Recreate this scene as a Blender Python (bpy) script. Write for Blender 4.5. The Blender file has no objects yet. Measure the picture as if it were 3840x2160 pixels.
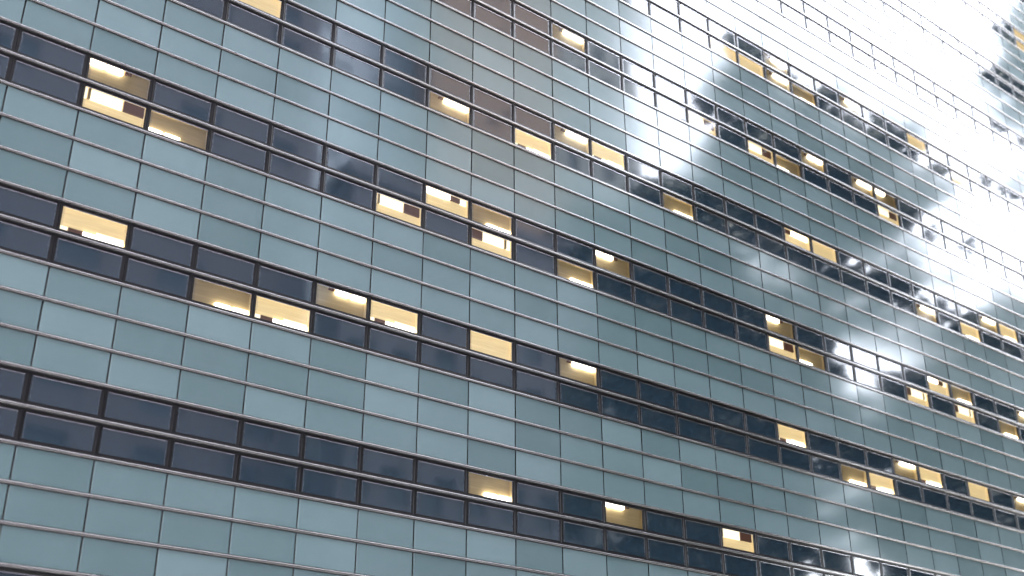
import bpy, bmesh, math, random
from math import radians as R
from mathutils import Vector, Matrix

random.seed(7)
sc = bpy.context.scene

# ------------------------------------------------------------------ camera, sky, sun, exposure
W, H, Z0 = 1.195, 0.6, 19.764          # facade module: column width, row height, height of row line 0
CAM = Vector((-14.228, -17.896, 1.6))
right = Vector((0.78528, -0.61913, -0.00316))
up = Vector((-0.26549, -0.34135, 0.90166))
fwd = Vector((0.55933, 0.70722, 0.43243))
cd = bpy.data.cameras.new("camera")
cam = bpy.data.objects.new("camera", cd)
sc.collection.objects.link(cam)
cam.matrix_world = Matrix((
    (right.x, up.x, -fwd.x, CAM.x),
    (right.y, up.y, -fwd.y, CAM.y),
    (right.z, up.z, -fwd.z, CAM.z),
    (0, 0, 0, 1)))
cd.lens = 41.42
cd.sensor_width = 36.0
cd.clip_start = 0.1
cd.clip_end = 5000
cd.dof.use_dof = True
cd.dof.focus_distance = 24.5
cd.dof.aperture_fstop = 0.44
sc.camera = cam

SUN_EL, SUN_AZ = 62.0, 25.0            # behind the facade: the glass wall itself is in shade
world = bpy.data.worlds.new("World")
sc.world = world
world.use_nodes = True
nt = world.node_tree
nt.nodes.clear()
wo = nt.nodes.new("ShaderNodeOutputWorld")
bg = nt.nodes.new("ShaderNodeBackground")
sky = nt.nodes.new("ShaderNodeTexSky")
sky.sky_type = 'NISHITA'
sky.sun_disc = False
sky.sun_elevation = R(SUN_EL)
sky.sun_rotation = R(SUN_AZ)
sky.air_density = 1.0
sky.dust_density = 3.0
sky.ozone_density = 1.0
hs = nt.nodes.new("ShaderNodeHueSaturation")
hs.inputs['Saturation'].default_value = 0.3
bg.inputs['Strength'].default_value = 0.15
nt.links.new(sky.outputs[0], hs.inputs['Color'])
nt.links.new(hs.outputs[0], bg.inputs['Color'])
nt.links.new(bg.outputs[0], wo.inputs[0])

sd = bpy.data.lights.new("sun", 'SUN')
sd.energy = 0.5
sd.angle = R(12)
sd.color = (1.0, 0.96, 0.9)
sun = bpy.data.objects.new("sun", sd)
sc.collection.objects.link(sun)
saz = R(SUN_AZ)
sdir = Vector((math.sin(saz) * math.cos(R(SUN_EL)), math.cos(saz) * math.cos(R(SUN_EL)), math.sin(R(SUN_EL))))
sun.rotation_euler = sdir.to_track_quat('Z', 'Y').to_euler()
sun.location = (0, 60, 90)

vs = sc.view_settings
vs.view_transform = 'Standard'
vs.look = 'None'
vs.gamma = 1.0
vs.exposure = 5.15
sc.cycles.use_denoising = True
sc.cycles.max_bounces = 8
sc.cycles.caustics_reflective = False
sc.cycles.caustics_refractive = False
sc.cycles.sample_clamp_indirect = 8

# ------------------------------------------------------------------ helpers
def tag(o, label=None, cat=None, group=None, kind=None):
    if label: o['label'] = label
    if cat: o['category'] = cat
    if group: o['group'] = group
    if kind: o['kind'] = kind
    return o

def empty(name, loc=(0, 0, 0), parent=None):
    o = bpy.data.objects.new(name, None)
    sc.collection.objects.link(o)
    o.location = loc
    if parent: o.parent = parent
    return o

def link(name, me, parent=None, loc=(0, 0, 0), rot=None):
    o = bpy.data.objects.new(name, me)
    sc.collection.objects.link(o)
    o.location = loc
    if rot: o.rotation_euler = rot
    if parent: o.parent = parent
    return o

class MB:
    """collects faces with material slots, builds one mesh"""
    def __init__(s):
        s.v = []; s.f = []; s.m = []; s.mats = []; s.sm = []
    def slot(s, mat):
        if mat not in s.mats: s.mats.append(mat)
        return s.mats.index(mat)
    def face(s, pts, mat, smooth=False):
        b = len(s.v)
        s.v.extend([tuple(p) for p in pts])
        s.f.append(tuple(range(b, b + len(pts)))); s.m.append(s.slot(mat)); s.sm.append(smooth)
    def box(s, x0, x1, y0, y1, z0, z1, mat, skip=''):
        b = len(s.v)
        s.v.extend([(x0, y0, z0), (x1, y0, z0), (x1, y1, z0), (x0, y1, z0), (x0, y0, z1), (x1, y0, z1), (x1, y1, z1), (x0, y1, z1)])
        F = {'b': (0, 3, 2, 1), 't': (4, 5, 6, 7), 'f': (0, 1, 5, 4), 'k': (2, 3, 7, 6), 'r': (1, 2, 6, 5), 'l': (3, 0, 4, 7)}
        for k, f in F.items():
            if k in skip: continue
            s.f.append(tuple(b + i for i in f)); s.m.append(s.slot(mat)); s.sm.append(False)
    def add(s, verts, faces, mats, smooths):
        b = len(s.v)
        s.v.extend(verts)
        for f, m, q in zip(faces, mats, smooths):
            s.f.append(tuple(b + i for i in f)); s.m.append(s.slot(m)); s.sm.append(q)
    def merge(s, o, M):
        s.add([tuple(M @ Vector(p)) for p in o.v], o.f, [o.mats[i] for i in o.m], o.sm)
    def mesh(s, name):
        me = bpy.data.meshes.new(name)
        me.from_pydata(s.v, [], s.f)
        for m in s.mats: me.materials.append(m)
        me.polygons.foreach_set('material_index', s.m)
        me.polygons.foreach_set('use_smooth', s.sm)
        me.update()
        return me

class NT:
    def __init__(s, name):
        s.mat = bpy.data.materials.new(name)
        s.mat.use_nodes = True
        s.t = s.mat.node_tree
        s.t.nodes.clear()
        s.out = s.n('ShaderNodeOutputMaterial')
    def n(s, typ, **kw):
        nd = s.t.nodes.new(typ)
        for k, v in kw.items(): setattr(nd, k, v)
        return nd
    def l(s, a, b): s.t.links.new(a, b)
    def math(s, op, a, b=None, c=None, clamp=False):
        nd = s.n('ShaderNodeMath', operation=op); nd.use_clamp = clamp
        for i, v in enumerate((a, b, c)):
            if v is None: continue
            if hasattr(v, 'is_output'): s.l(v, nd.inputs[i])
            else: nd.inputs[i].default_value = v
        return nd.outputs[0]
    def mix(s, fac, a, b):
        nd = s.n('ShaderNodeMix', data_type='RGBA')
        for i, v in ((0, fac), (6, a), (7, b)):
            if hasattr(v, 'is_output'): s.l(v, nd.inputs[i])
            else: nd.inputs[i].default_value = v if i == 0 else (*v, 1)
        return nd.outputs[2]
    def bsdf(s, **kw):
        b = s.n('ShaderNodeBsdfPrincipled')
        for k, v in kw.items():
            k = k.replace('_', ' ')
            if hasattr(v, 'is_output'): s.l(v, b.inputs[k])
            else: b.inputs[k].default_value = (*v, 1) if isinstance(v, tuple) else v
        return b
    def noise(s, scale, detail=3, rough=.5, vec=None):
        nd = s.n('ShaderNodeTexNoise'); nd.inputs['Scale'].default_value = scale
        nd.inputs['Detail'].default_value = detail; nd.inputs['Roughness'].default_value = rough
        if vec is not None: s.l(vec, nd.inputs['Vector'])
        return nd.outputs['Fac']
    def done(s, sh): s.l(sh, s.out.inputs['Surface']); return s.mat

def cell_nodes(t):
    """module coordinates on the facade: whole cell number and position inside it"""
    g = t.n('ShaderNodeNewGeometry')
    sp = t.n('ShaderNodeSeparateXYZ'); t.l(g.outputs['Position'], sp.inputs[0])
    u = t.math('DIVIDE', sp.outputs[0], W)
    v = t.math('DIVIDE', t.math('SUBTRACT', Z0, sp.outputs[2]), H)
    cu, cv = t.math('FLOOR', u), t.math('FLOOR', v)
    fu, fv = t.math('FRACT', u), t.math('FRACT', v)
    cb = t.n('ShaderNodeCombineXYZ'); t.l(cu, cb.inputs[0]); t.l(cv, cb.inputs[1])
    wn = t.n('ShaderNodeTexWhiteNoise', noise_dimensions='2D'); t.l(cb.outputs[0], wn.inputs['Vector'])
    return g, wn, fu, fv

def edge_dist(t, fu, fv):
    a = t.math('MULTIPLY', t.math('MINIMUM', fu, t.math('SUBTRACT', 1.0, fu)), W)
    b = t.math('MULTIPLY', t.math('MINIMUM', fv, t.math('SUBTRACT', 1.0, fv)), H)
    return t.math('MINIMUM', a, b)

# ------------------------------------------------------------------ materials
def m_panel():
    t = NT('teal_glass_panel')
    g, wn, fu, fv = cell_nodes(t)
    dark, light = (0.050, 0.077, 0.082), (0.090, 0.126, 0.135)
    n1 = t.noise(1.1, 5, .6, g.outputs['Position'])
    n2 = t.noise(180, 2, .7, g.outputs['Position'])
    f = t.math('ADD', t.math('MULTIPLY', wn.outputs['Value'], .8), t.math('MULTIPLY', t.math('SUBTRACT', n1, .5), .35))
    f = t.math('ADD', f, t.math('MULTIPLY', t.math('SUBTRACT', n2, .5), .35), clamp=True)
    col = t.mix(f, dark, light)
    rr = t.math('ADD', .10, t.math('MULTIPLY', n1, .05))
    b = t.bsdf(Base_Color=col, Roughness=rr, IOR=1.62)
    bn = t.n('ShaderNodeBump'); bn.inputs['Strength'].default_value = .03; bn.inputs['Distance'].default_value = .02
    t.l(t.noise(.9, 2, .4, g.outputs['Position']), bn.inputs['Height']); t.l(bn.outputs[0], b.inputs['Normal'])
    return t.done(b.outputs[0])

def dust_fac(t, g, fu, fv):
    d = edge_dist(t, fu, fv)
    n = t.noise(9, 5, .65, g.outputs['Position'])
    lim = t.math('ADD', .042, t.math('MULTIPLY', n, .07))
    k = t.n('ShaderNodeMapRange'); k.interpolation_type = 'SMOOTHSTEP'
    t.l(t.math('SUBTRACT', lim, d), k.inputs[0]); k.inputs[1].default_value = -.022; k.inputs[2].default_value = .012
    return k.outputs[0]

def pane_bump(t, g, b):
    bn = t.n('ShaderNodeBump'); bn.inputs['Strength'].default_value = .02; bn.inputs['Distance'].default_value = .02
    t.l(t.noise(1.3, 2, .5, g.outputs['Position']), bn.inputs['Height']); t.l(bn.outputs[0], b.inputs['Normal'])

def m_pane_dark():
    t = NT('dark_window_glass')
    g, wn, fu, fv = cell_nodes(t)
    du = dust_fac(t, g, fu, fv)
    col = t.mix(t.math('MULTIPLY', du, .15), (.009, .0165, .024), (.05, .055, .066))
    ro = t.math('ADD', .055, t.math('MULTIPLY', du, .22))
    b = t.bsdf(Base_Color=col, Roughness=ro, IOR=1.75)
    pane_bump(t, g, b)
    return t.done(b.outputs[0])

def m_pane_clear():
    t = NT('clear_window_glass')
    g, wn, fu, fv = cell_nodes(t)
    gl = t.n('ShaderNodeBsdfGlossy'); gl.inputs['Roughness'].default_value = .055
    pane_bump(t, g, gl)
    tr = t.n('ShaderNodeBsdfTransparent'); tr.inputs[0].default_value = (.9, .92, .92, 1)
    fr = t.n('ShaderNodeFresnel'); fr.inputs[0].default_value = 1.75
    mx = t.n('ShaderNodeMixShader'); t.l(fr.outputs[0], mx.inputs[0]); t.l(tr.outputs[0], mx.inputs[1]); t.l(gl.outputs[0], mx.inputs[2])
    df = t.n('ShaderNodeBsdfDiffuse'); df.inputs[0].default_value = (.10, .11, .13, 1)
    m2 = t.n('ShaderNodeMixShader')
    t.l(t.math('MULTIPLY', dust_fac(t, g, fu, fv), .25), m2.inputs[0]); t.l(mx.outputs[0], m2.inputs[1]); t.l(df.outputs[0], m2.inputs[2])
    return t.done(m2.outputs[0])

def m_plain(name, col, rough, metal=0.0, nscale=6, var=.25, ior=1.5):
    t = NT(name)
    g = t.n('ShaderNodeNewGeometry')
    n = t.noise(nscale, 5, .6, g.outputs['Position'])
    c = t.mix(n, tuple(x * (1 - var) for x in col), tuple(x * (1 + var) for x in col))
    r = t.math('ADD', rough * .75, t.math('MULTIPLY', n, rough * .5))
    b = t.bsdf(Base_Color=c, Roughness=r, Metallic=metal, IOR=ior)
    return t.done(b.outputs[0])

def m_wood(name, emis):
    """wood-grain lining of a lit office, room light put in as its own glow"""
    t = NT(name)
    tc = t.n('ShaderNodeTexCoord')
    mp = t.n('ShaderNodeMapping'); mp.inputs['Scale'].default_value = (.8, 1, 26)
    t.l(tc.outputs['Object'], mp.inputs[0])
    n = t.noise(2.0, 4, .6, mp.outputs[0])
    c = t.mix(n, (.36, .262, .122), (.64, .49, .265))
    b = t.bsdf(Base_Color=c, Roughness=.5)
    t.l(c, b.inputs['Emission Color']); b.inputs['Emission Strength'].default_value = emis  # wood emits its own colour in place of unseen room lighting
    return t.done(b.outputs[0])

def m_emit(name, col, s, base=(.8, .8, .78)):
    t = NT(name)
    b = t.bsdf(Base_Color=base, Roughness=.6)
    b.inputs['Emission Color'].default_value = (*col, 1); b.inputs['Emission Strength'].default_value = s
    return t.done(b.outputs[0])

def m_leaf():
    t = NT('leaf_green')
    g = t.n('ShaderNodeNewGeometry')
    n = t.noise(.8, 3, .6, g.outputs['Position'])
    c = t.mix(n, (.010, .018, .012), (.026, .040, .024))
    b = t.bsdf(Base_Color=c, Roughness=.6)
    return t.done(b.outputs[0])

PANEL = m_panel()
PANE_D = m_pane_dark()
PANE_C = m_pane_clear()
FRAME = m_plain('dark_bronze_frame', (.007, .0065, .007), .22, 0, 30, .3, 1.25)
RAIL = m_plain('brushed_metal_rail', (.24, .23, .226), .15, 1.0, 14, .15)
BASE = m_plain('black_gasket', (.005, .0055, .006), .22, 0, 6, .25, 1.7)
BEAD = m_plain('pale_metal_bead', (.55, .55, .58), .25, 1.0)
BACK = m_plain('dark_backing', (.010, .010, .011), .7)
WOOD = m_wood('wood_glow_bright', 0.047)  # strong glow of its own stands in for room light
WOODT = m_wood('wood_glow_dim', 0.0055)  # same wood with a weaker glow, so its lamps show
LAMP = m_emit('white_lamp', (1, .92, .76), 0.42)
CREAM = m_emit('cream_light_panel', (1, .88, .60), 0.055)
BROWN = m_emit('brown_cabinet_glow', (.30, .13, .09), 0.006, (.07, .035, .028))  # cabinet brown plus a faint glow of its own for room light
ROOMW = m_plain('warm_room_wall', (.45, .34, .18), .6)
CONC = m_plain('dark_concrete', (.16, .155, .15), .8)
LEAF = m_leaf()
BARK = m_plain('bark', (.09, .07, .05), .9)

# ------------------------------------------------------------------ the setting: ground, road, pavements
def sheet(name, x0, x1, y0, y1, z, mat, thick=None):
    b = MB()
    if thick: b.box(x0, x1, y0, y1, z - thick, z, mat)
    else: b.face([(x0, y0, z), (x1, y0, z), (x1, y1, z), (x0, y1, z)], mat)
    return tag(link(name, b.mesh(name)), kind='structure')
ASPH = m_plain('asphalt', (.05, .05, .052), .85, 0, 3)
PAVE = m_plain('paving', (.34, .33, .31), .8, 0, 2)
sheet('ground', -2500, 2500, -2500, 2500, 0.0, m_plain('earth', (.12, .115, .10), .9, 0, .3))
sheet('road', -400, 400, -29, -19.5, .004, ASPH)
sheet('pavement', -400, 400, -19.5, -.4, .13, PAVE, .129)
sheet('pavement', -400, 400, -33, -29, .13, PAVE, .129)

# ------------------------------------------------------------------ the glass office tower
K0, K1 = -18, 34          # columns
R0, R1 = -36, 32          # rows (row r spans height Z0-r*H down to Z0-(r+1)*H)
XA, XB = K0 * W, K1 * W
ZT, ZB = Z0 - R0 * H, Z0 - R1 * H
def is_window(r): return r % 5 in (4, 0)

LIT = {}
for s in """-8 9 T1;-8 10 U0;-7 10 B1;-8 14 D0;-6 15 B0;-5 15 D0;-4 14 T0;-3 14 D0;-1 14 P0;1 14 T0;-6 4 P0;-2 5 T0;0 5 D0;1 4 T0;2 4 D0;-3 10 U0;-2 9 E0;-1 9 B0;-1 10 U1;2 9 T1;1 10 B0;4 5 B0;1 -1 T0;-1 19 B0;2 19 T1;5 19 U0;7 9 T1;7 10 U0;8 10 B1;7 14 D0;9 15 B0;10 15 D0;11 14 T0;12 14 D0;14 14 P0;16 14 T0;8 4 E1;9 4 P0;13 5 T0;7 0 U0;8 0 B1;9 -1 T0;11 -1 T0;12 -1 T1;12 0 U0;6 -5 P0;7 -5 P0;8 -6 T0;8 -5 T0;9 -5 B0;11 -6 T0;14 -6 P0;16 -5 D0;19 -5 D0;22 -21 P0;22 -20 P0;5 0 U0;15 5 D0;16 4 T0;17 4 D0;13 9 E0;12 10 U1;14 9 B0;14 10 U1;17 9 T0;16 10 B0""".split(';'):
    k, r, t = s.split()
    LIT[(int(k), int(r))] = t

tower = empty('office_tower', (XA, 0, 0))
tag(tower, 'tall office tower with teal glass panels, dark ribbon windows and thin metal rails', 'building')
def part(name, me, x=0, y=0, z=0, rot=None):
    return link(name, me, tower, (x - XA, y, z), rot)

# window frame: mitred stepped picture frame round the glass; local origin = centre of the cell
def frame_mb():
    b = MB()
    prof = [(0, -.002), (.24, -.002), (.30, .005), (.46, .007), (.50, .012), (.72, .014), (.76, .020), (1, .022)]
    ox, oz = W / 2 - .003, H / 2 - .036
    wl, wt, wb = .050, .050, .058
    def ring(tt, y):
        return [(-ox + wl * tt, y, -oz + wb * tt), (ox - wl * tt, y, -oz + wb * tt), (ox - wl * tt, y, oz - wt * tt), (-ox + wl * tt, y, oz - wt * tt)]
    rings = [ring(0, .09)] + [ring(*p) for p in prof]
    for a, c in zip(rings[:-1], rings[1:]):
        for i in range(4):
            j = (i + 1) % 4
            b.face([a[i], a[j], c[j], c[i]], FRAME)
    # thin pale glazing bead under the head
    zt = oz - wt
    b.box(-ox + wl + .004, ox - wl - .004, .008, .018, zt - .012, zt - .002, BEAD)
    return b
GX, GZ0, GZ1 = W / 2 - .056, -(H / 2 - .036 - .061), (H / 2 - .036 - .053)
def pane_mb(mat):
    b = MB()
    b.box(-GX, GX, .020, .032, GZ0, GZ1, mat, skip='' if mat is PANE_D else 'kblrt')
    return b
FR, PD, PC = frame_mb(), pane_mb(PANE_D), pane_mb(PANE_C)
FRm, PDm, PCm = FR.mesh('window_frame'), PD.mesh('dark_pane'), PC.mesh('clear_pane')

def panel_mb():
    b = MB()
    x, z, c = W / 2 - .0135, H / 2 - .034, .0015
    f0 = [(-x + c, 0, -z + c), (x - c, 0, -z + c), (x - c, 0, z - c), (-x + c, 0, z - c)]
    f1 = [(-x, c, -z), (x, c, -z), (x, c, z), (-x, c, z)]
    f2 = [(p[0], .035, p[2]) for p in f1]
    b.face(f0, PANEL)
    for a, d in ((f1, f0), (f2, f1)):
        for i in range(4):
            j = (i + 1) % 4
            b.face([a[i], a[j], d[j], d[i]], BASE)
    return b
PN = panel_mb()
PNm = PN.mesh('glass_panel')

# which cells show largest in the picture
def to_px(p):
    d = Vector(p) - CAM
    z = d.dot(fwd)
    return (512 + 1178.2 * d.dot(right) / z, 288 - 1178.2 * d.dot(up) / z)
def shown(k, r):
    q = [to_px((x * W, 0, Z0 - y * H)) for x, y in ((k, r), (k + 1, r), (k + 1, r + 1), (k, r + 1))]
    q = [(min(max(a, 0), 1024), min(max(c, 0), 576)) for a, c in q]
    return abs(sum(q[i][0] * q[(i + 1) % 4][1] - q[(i + 1) % 4][0] * q[i][1] for i in range(4))) / 2
cells = [(k, r) for k in range(K0, K1) for r in range(R0, R1)]
area = {c: shown(*c) for c in cells}
wins = sorted([c for c in cells if is_window(c[1])], key=lambda c: -area[c])
pans = sorted([c for c in cells if not is_window(c[1])], key=lambda c: -area[c])

rng = random.Random(11)
def tilt(a): return (R(rng.gauss(0, a)), 0, R(rng.gauss(0, a)))
def centre(k, r): return ((k + .5) * W, 0, Z0 - (r + .5) * H)

for c in pans[:100]:
    part('spandrel_panel', PNm, *centre(*c), rot=tilt(.2))
rest = MB()
for c in pans[100:]:
    rest.merge(PN, Matrix.Translation(centre(*c)) @ __import__('mathutils').Euler(tilt(.2)).to_matrix().to_4x4())
tag(part('spandrel_panel', rest.mesh('far_panels')), kind='stuff')

for c in wins[:100]:
    x, y, z = centre(*c)
    w = link('window', FRm, tower, (x - XA, y, z))
    if c in LIT: w['label'] = 'window lit warm yellow from inside'
    link('pane', PCm if c in LIT else PDm, w, (0, 0, 0), tilt(.16))
rest = MB()
for c in wins[100:]:
    M = Matrix.Translation(centre(*c))
    rest.merge(FR, M)
    rest.merge(PC if c in LIT else PD, M @ __import__('mathutils').Euler(tilt(.16)).to_matrix().to_4x4())
tag(part('window', rest.mesh('far_windows')), kind='stuff')

# horizontal rails: rounded metal nose on a black base
def rail_mb():
    b = MB()
    n = 18
    pts = []
    for i in range(n + 1):
        a = math.pi * i / n
        pts.append((-.008 - .020 * max(0, math.sin(a)) ** .38, -math.copysign(.0195 * abs(math.cos(a)) ** .42, math.cos(a))))
    for (y0, z0), (y1, z1) in zip(pts[:-1], pts[1:]):
        b.face([(0, y0, z0), (XB - XA, y0, z0), (XB - XA, y1, z1), (0, y1, z1)], RAIL, True)
    b.box(0, XB - XA, -.008, .085, -.038, .038, BASE)
    return b
RLm = rail_mb().mesh('rail')
# weld the rounded nose for smooth shading
bm = bmesh.new(); bm.from_mesh(RLm); bmesh.ops.remove_doubles(bm, verts=bm.verts, dist=1e-5); bm.to_mesh(RLm); bm.free()
for r in range(R0, R1 + 1):
    part('rail', RLm, XA, 0, Z0 - r * H)

# dark backing behind the joints, open where an office is lit
b = MB()
for r in range(R0, R1):
    z1, z0 = Z0 - r * H, Z0 - (r + 1) * H
    k = K0
    while k < K1:
        if (k, r) in LIT: k += 1; continue
        e = k
        while e < K1 and (e, r) not in LIT: e += 1
        b.face([(k * W, .10, z0), (e * W, .10, z0), (e * W, .10, z1), (k * W, .10, z1)], BACK)
        k = e
part('backing_wall', b.mesh('backing_wall'))
b = MB(); b.box(XA, XB, 1.2, 26, 0, ZT + .6, CONC)
part('building_core', b.mesh('building_core'))
b = MB(); b.box(XA, XB, -.05, 1.19, ZT + .04, ZT + .9, CONC)
part('parapet', b.mesh('parapet'))
b = MB(); b.box(XA, XB, -.03, 1.19, 0, ZB - .04, CONC)
part('plinth', b.mesh('plinth'))
b = MB()
for x in (XA - .25, XB): b.box(x, x + .25, -.02, 1.19, 0, ZT + .04, CONC)
part('end_wall', b.mesh('end_wall'))

# lit offices: shallow room with self-glowing wood-grain walls, lamps and cabinets
DEP = .16
room_meshes = {}
def room_parts(t):
    """list of (part name, MB). u,v measured on the rear wall as it shows through the glass"""
    if t in room_meshes: return room_meshes[t]
    kind, fl = t[0], t[1] == '1'
    x0, x1, z0, z1 = -W / 2 + .02, W / 2 - .02, -H / 2 + .03, H / 2 - .03
    y0, y1 = .092, DEP
    sh = MB()
    wood = WOODT if kind in 'TB' else WOOD
    # shell is wider and taller than the glass so that a slanting look still meets the rear wall
    sh.face([(x0, y1, z0), (x1, y1, z0), (x1, y1, z1), (x0, y1, z1)], wood)
    sh.face([(x0, y0, z1), (x0, y1, z1), (x1, y1, z1), (x1, y0, z1)], wood)
    sh.face([(x0, y0, z0), (x1, y0, z0), (x1, y1, z0), (x0, y1, z0)], ROOMW)
    sh.face([(x1, y0, z0), (x1, y0, z1), (x1, y1, z1), (x1, y1, z0)], wood)
    sh.face([(x0, y0, z0), (x0, y1, z0), (x0, y1, z1), (x0, y0, z1)], wood)
    gx0, gx1, gz0, gz1 = -GX, GX, GZ0, GZ1
    def bx(u0, u1, v0, v1, mat, d=.03, name='cabinet'):
        if fl: u0, u1 = 1 - u1, 1 - u0
        m = MB()
        a0, a1 = x0 + u0 * (x1 - x0), x0 + u1 * (x1 - x0)
        c0, c1 = z0 + v0 * (z1 - z0), z0 + v1 * (z1 - z0)
        m.box(a0, a1, y1 - d, y1 - .002, c0, c1, mat, 'k')
        return (name, m)
    P = []
    if kind == 'T':
        P = [bx(.44, .68, .82, .985, LAMP, .055, 'lamp'), bx(.73, .985, .82, .985, LAMP, .055, 'lamp'), bx(.30, .40, .90, .985, BROWN, .05)]
    elif kind == 'B':
        P = [bx(.44, .68, .015, .32, LAMP, .055, 'lamp'), bx(.73, .985, .015, .32, LAMP, .055, 'lamp')]
    elif kind == 'U':
        P = [bx(.10, .14, .60, .985, ROOMW, .05, 'post'), bx(.15, .64, .60, .985, CREAM, .03, 'light_panel'), bx(.66, .985, .60, .985, BROWN, .04), bx(.01, .09, .60, .985, CREAM, .03, 'light_panel')]
    elif kind == 'D':
        P = [bx(.01, .16, .06, .34, CREAM, .03, 'light_panel'), bx(.17, .38, .02, .34, BROWN, .04), bx(.39, .985, .02, .33, LAMP, .03, 'lamp'), bx(.58, .985, .34, .45, CREAM, .02, 'light_panel')]
    elif kind == 'E':
        P = [bx(.02, .62, .80, .985, LAMP, .03, 'lamp'), bx(.02, .48, .72, .79, CREAM, .02, 'light_panel'), bx(.63, .84, .78, .985, BROWN, .04), bx(.85, .985, .76, .985, CREAM, .03, 'light_panel')]
    room_meshes[t] = (sh.mesh('office'), [(n, m.mesh(n)) for n, m in P])
    return room_meshes[t]
for (k, r), t in LIT.items():
    x, y, z = centre(k, r)
    sm, ps = room_parts(t)
    o = part('lit_office', sm, x, y, z)
    for n, m in ps: link(n, m, o)

# ------------------------------------------------------------------ across the street, seen mirrored in the glass
def opposite(name, label, x0, x1, y1, depth, h, wall, glass, floor_h, bay, win_h, win_w):
    o = empty(name, ((x0 + x1) / 2, y1 - depth / 2, 0))
    tag(o, label, 'building')
    ox, oy = (x0 + x1) / 2, y1 - depth / 2
    b = MB(); b.box(x0, x1, y1 - depth, y1 - .4, 0, h, wall)
    nb = max(1, int((x1 - x0) / bay)); bw = (x1 - x0) / nb
    nf = int((h - 2) / floor_h)
    pier = (bw - win_w) / 2
    for i in range(nb):
        a = x0 + i * bw
        b.box(a, a + pier, y1 - .4, y1, 0, h, wall, 'f'); b.box(a + bw - pier, a + bw, y1 - .4, y1, 0, h, wall, 'f')
        for j in range(nf + 1):
            z0 = j * floor_h + win_h if j else 0
            z0 = (j - 1) * floor_h + 1 + win_h if j else 0
            z1 = j * floor_h + 1 if j < nf else h
            b.box(a + pier, a + bw - pier, y1 - .4, y1 - .06, z0, z1, wall, 'flr')
    me = b.mesh(name + '_wall')
    w = link('wall', me, o, (-ox, -oy, 0))
    for j in range(nf):
        g = MB()
        zz = j * floor_h + 1
        g.face([(x0 + .05, y1 - .3, zz), (x1 - .05, y1 - .3, zz), (x1 - .05, y1 - .3, zz + win_h), (x0 + .05, y1 - .3, zz + win_h)], glass)
        link('ribbon_window', g.mesh('ribbon_window'), o, (-ox, -oy, 0))
    r = MB(); r.box(x0 - .3, x1 + .3, y1 - depth - .3, y1 + .3, h, h + .8, wall)
    link('cornice', r.mesh('cornice'), o, (-ox, -oy, 0))
    return o
MAUVE = m_plain('mauve_stone', (.034, .031, .038), .8, 0, .5, .15, 1.15)
BRICK = m_plain('brown_brick', (.085, .061, .048), .85, 0, .8, .15, 1.2)
BLUEG = m_plain('pale_blue_cladding', (.20, .235, .285), .7, 0, .25, .45, 1.2)
DARKB = m_plain('dark_slate_cladding', (.035, .044, .048), .7, 0, .5, .2)
BLIND = m_plain('grey_blind', (.018, .022, .031), .8, 0, .6, .3, 1.15)
CHAR = m_plain('charcoal_render', (.036, .036, .045), .8, 0, .5, .2, 1.2)
OGL = m_plain('opposite_glass', (.02, .026, .034), .75, 0, 3, .2, 1.2)
opposite('stone_block', 'broad mauve stone office block mirrored in the left of the facade', -60, 15.8, -40, 18, 78, MAUVE, BLIND, 3.6, 5.4, 1.7, 2.4)
opposite('glass_tower', 'slim pale blue tower mirrored between the stone block and brown tower', 16.6, 37.0, -46, 8, 90, BLUEG, BLUEG, 4.0, 4.2, 1.6, 3.2)
opposite('brick_tower', 'narrow brown brick tower mirrored beside the bright sky', 24.6, 36.3, -40, 2.5, 84, BRICK, OGL, 3.8, 11.5, .4, 1.0)
opposite('slate_tower', 'dark slate tower mirrored next to the bright sky gap', 36.8, 47.0, -42, 4, 88, DARKB, OGL, 3.8, 2.2, 2.6, 1.3)
opposite('low_block', 'lower charcoal block mirrored in front of the pale blue and brown towers', 16.2, 34.5, -36, 3, 38.5, CHAR, OGL, 3.6, 2.6, 2.0, 1.5)

opposite('dark_fill_block', 'mid height dark slate block added behind the dark trees to close sky gaps', 34.8, 53.5, -35, 4, 42, DARKB, OGL, 3.6, 3.1, 1.8, 1.8)  # added block, keeps bright sky from mirroring through the leaf gaps

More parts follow.
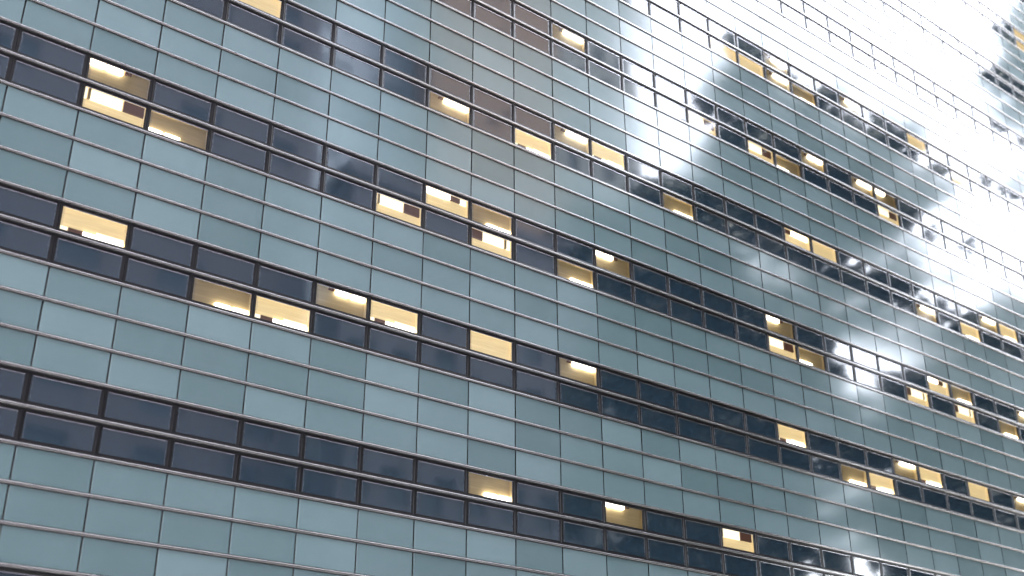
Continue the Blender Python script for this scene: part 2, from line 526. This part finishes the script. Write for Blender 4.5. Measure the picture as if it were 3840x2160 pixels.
# ------------------------------------------------------------------ trees
def tree(label, base, trunk_top, lobes, leaf, density, seed, voids=()):
    rg = random.Random(seed)
    o = empty('street_tree', base)
    tag(o, label, 'tree', 'street trees mirrored in the glass')
    B = Vector(base)
    # trunk and limbs
    m = MB()
    def limb(p, q, r0, r1, seg=6, n=7):
        p, q = Vector(p), Vector(q)
        ax = (q - p).normalized()
        s = ax.orthogonal().normalized(); t2 = ax.cross(s)
        rings = []
        for i in range(seg + 1):
            f = i / seg
            c = p.lerp(q, f) + (s * rg.uniform(-1, 1) + t2 * rg.uniform(-1, 1)) * r0 * .5 * (0 < i < seg)
            rr = r0 + (r1 - r0) * f
            rings.append([c + (s * math.cos(a) + t2 * math.sin(a)) * rr for a in (2 * math.pi * j / n for j in range(n))])
        for u, v in zip(rings[:-1], rings[1:]):
            for j in range(n):
                m.face([u[j] - B, u[(j + 1) % n] - B, v[(j + 1) % n] - B, v[j] - B], BARK, True)
    T = Vector(trunk_top)
    limb(B, T, .45, .22, 10, 10)
    for (x, y, z, r) in lobes:
        f = min(.98, max(.3, (z - B.z - 5) / (T.z - B.z)))
        limb(B.lerp(T, f * .85), (x, y, z), .14, .03)
    link('trunk', m.mesh('trunk'), o)
    # leaves
    v, f = [], []
    for (x, y, z, r) in lobes:
        n = int(density * r * r * r)
        # clumps inside the lobe
        cl = []
        for i in range(int(14 + 7 * r * r)):
            d = Vector((rg.gauss(0, 1), rg.gauss(0, 1), rg.gauss(0, 1))).normalized() * (rg.random() ** .45) * r
            cl.append((Vector((x, y, z)) + d, rg.uniform(.25, .5) * (r / 1.8) ** .5))
        for i in range(n):
            c, cr = rg.choice(cl)
            p = c + Vector((rg.gauss(0, .5), rg.gauss(0, .5), rg.gauss(0, .42))) * cr
            if any((p - Vector(q[:3])).length < q[3] for q in voids): continue
            a = Vector((rg.gauss(0, 1), rg.gauss(0, 1), rg.gauss(0, .6))).normalized()
            e = a.orthogonal().normalized()
            e = (Matrix.Rotation(rg.uniform(0, 6.28), 3, a) @ e)
            g = a.cross(e)
            L = leaf * rg.uniform(.7, 1.3)
            k = len(v); p = p - B
            v += [p - e * L, p + g * L * .45, p + e * L, p - g * L * .45]
            f.append((k, k + 1, k + 2, k + 3))
    me = bpy.data.meshes.new('crown'); me.from_pydata(v, [], f); me.materials.append(LEAF); me.update()
    link('crown', me, o)
    return o

BIG = [(21.5, -12.0, 33.3, 1.1), (25.2, -13.0, 37.9, 1.1), (23.2, -11.0, 33.6, 1.7), (28.4, -13.0, 36.2, 1.7), (29.3, -12.0, 34.6, 2.3),
       (36.4, -14.0, 38.4, 1.4), (36.0, -12.0, 36.2, 1.6), (22.5, -12.0, 30.3, 1.7), (27.0, -13.0, 31.8, 2.0), (30.0, -12.0, 31.5, 2.1),
       (31.9, -11.0, 31.8, 1.5), (24.8, -13.0, 28.6, 1.7), (27.0, -12.0, 28.3, 1.6), (32.7, -13.0, 30.6, 1.7), (38.8, -12.0, 35.5, .8),
       (18.4, -12.0, 27.1, 0.9), (20.4, -12.0, 27.7, 1.2), (16.8, -12.0, 25.6, 1.2), (22.6, -12.0, 28.4, 1.3), (18.7, -12.0, 25.5, 1.4), (20.7, -12.0, 26.0, 1.4), (36.4, -12.0, 34.9, 1.1), (36.8, -12.0, 33.5, 1.2), (38.3, -12.0, 33.8, 0.8), (35.0, -12.0, 31.9, 1.3), (32.8, -12.0, 29.8, 1.3), (41.5, -12.0, 35.6, 0.8), (28.6, -12.0, 27.3, 1.2), (25.5, -12.0, 26.3, 0.9), (40.1, -12.0, 36.3, 0.7)]
MID = [(12.9, -10.0, 21.5, 1.6), (16.7, -11.0, 24.6, 1.5), (17.6, -10.0, 25.5, 1.1), (16.8, -10.0, 22.1, 1.9), (15.0, -11.0, 19.9, 1.8),
       (18.4, -10.0, 20.5, 2.1), (21.9, -10.0, 21.8, 1.5), (12.3, -10.0, 16.8, 1.5), (16.5, -11.0, 17.7, 2.0), (19.4, -10.0, 17.7, 2.0),
       (24.0, -10.0, 19.1, 1.9), (12.5, -10.0, 13.7, 1.6), (16.0, -10.0, 13.9, 1.9), (21.4, -11.0, 15.1, 1.9), (14.0, -10.0, 11.2, 1.8),
       (17.9, -10.0, 11.2, 1.8), (22.0, -10.0, 13.1, 1.3), (10.8, -10.0, 15.4, .9), (10.8, -10.0, 12.0, 1.0), (10.8, -10.0, 22.2, .7),
       (23.1, -11.0, 16.8, 1.2), (25.2, -11.0, 17.6, 1.0), (25.5, -11.0, 16.1, 0.8), (23.0, -11.0, 15.1, 1.0), (27.9, -11.0, 16.0, 0.8), (22.3, -11.0, 12.0, 1.0), (26.6, -11.0, 13.9, 0.6), (25.2, -11.0, 18.8, 1.0), (24.9, -11.0, 11.6, 0.5)]
RIGHT = [(32.3, -11.0, 26.3, 1.6), (36.9, -12.0, 25.8, 1.5), (29.8, -11.0, 23.8, 1.2), (39.2, -11.0, 25.4, 1.5), (44.2, -11.0, 27.9, 1.9),
         (27.4, -11.0, 17.7, 1.6), (32.2, -11.0, 19.6, 1.9), (39.1, -12.0, 22.4, 2.2), (42.6, -11.0, 23.4, 2.3), (28.0, -11.0, 14.0, 1.6),
         (32.9, -11.0, 16.4, 2.3), (38.3, -11.0, 18.3, 2.5), (44.5, -11.0, 20.1, 3.4), (34.2, -11.0, 13.5, 2.7), (41.6, -11.0, 15.5, 3.0),
         (29.3, -11.0, 12.5, 1.1), (24.9, -11.0, 11.9, .8), (37.9, -11.0, 28.5, .6), (42.5, -11.0, 28.9, .7),
         (33.1, -12.0, 29.4, 0.9), (35.1, -12.0, 30.3, 0.7), (29.5, -12.0, 26.0, 1.0), (27.3, -12.0, 23.6, 0.9), (32.2, -12.0, 26.8, 0.9), (26.4, -12.0, 21.8, 1.0), (29.4, -12.0, 23.9, 0.7), (35.9, -12.0, 29.4, 0.7), (38.0, -12.0, 31.3, 0.5), (41.0, -12.0, 33.7, 0.6), (42.0, -12.0, 32.1, 0.5)]
FAR = [(41.8, -7.0, 42.2, 1.6), (44.9, -7.0, 45.8, 1.9), (45.3, -7.0, 42.0, 2.5), (40.4, -7.0, 38.3, 1.5), (44.7, -7.0, 38.2, 1.8),
       (38.2, -7.0, 38.6, .9), (35.5, -7.0, 31.9, .6), (38.4, -7.0, 32.0, .9), (41.6, -7.0, 31.3, 1.4)]
FILL = [(42.1, -17.0, 24.3, 2.6), (47.6, -17.0, 24.3, 3.0), (54.2, -17.0, 27.3, 3.3), (37.7, -17.0, 20.9, 1.3), (41.0, -17.0, 20.2, 2.8),
        (46.8, -17.0, 20.6, 3.2), (53.9, -17.0, 22.6, 3.7), (38.4, -17.0, 16.6, 2.0), (42.9, -17.0, 16.4, 2.8), (49.4, -17.0, 17.4, 3.5),
        (56.3, -17.0, 19.3, 4.1), (40.8, -17.0, 13.8, 2.2), (46.0, -17.0, 14.3, 2.6), (43.1, -17.0, 28.2, 1.0), (50.5, -17.0, 29.6, 1.6), (55.5, -17.0, 31.2, 2.0)]
tree('broad dark tree added farthest back to block sky in the lower right reflection', (47, -17.5, 0), (48, -17.2, 26), FILL, .30, 170, 5)  # added second-row tree, shuts out sky behind the right-hand crowns
tree('tall leafy tree mirrored against the white sky, its crown ragged', (27.5, -12.5, 0), (28, -12.3, 34), BIG, .26, 640, 1)
tree('dense dark tree mirrored low in the middle of the facade', (17.5, -10.5, 0), (17.5, -10.4, 23), MID, .28, 480, 2)
tree('wide dense tree mirrored low at the right of the facade', (36, -11.5, 0), (37, -11.3, 25), RIGHT, .27, 400, 3)
tree('tallest tree mirrored in the top right corner of the facade', (45, -7, 0), (45, -7, 42), FAR, .24, 460, 4)
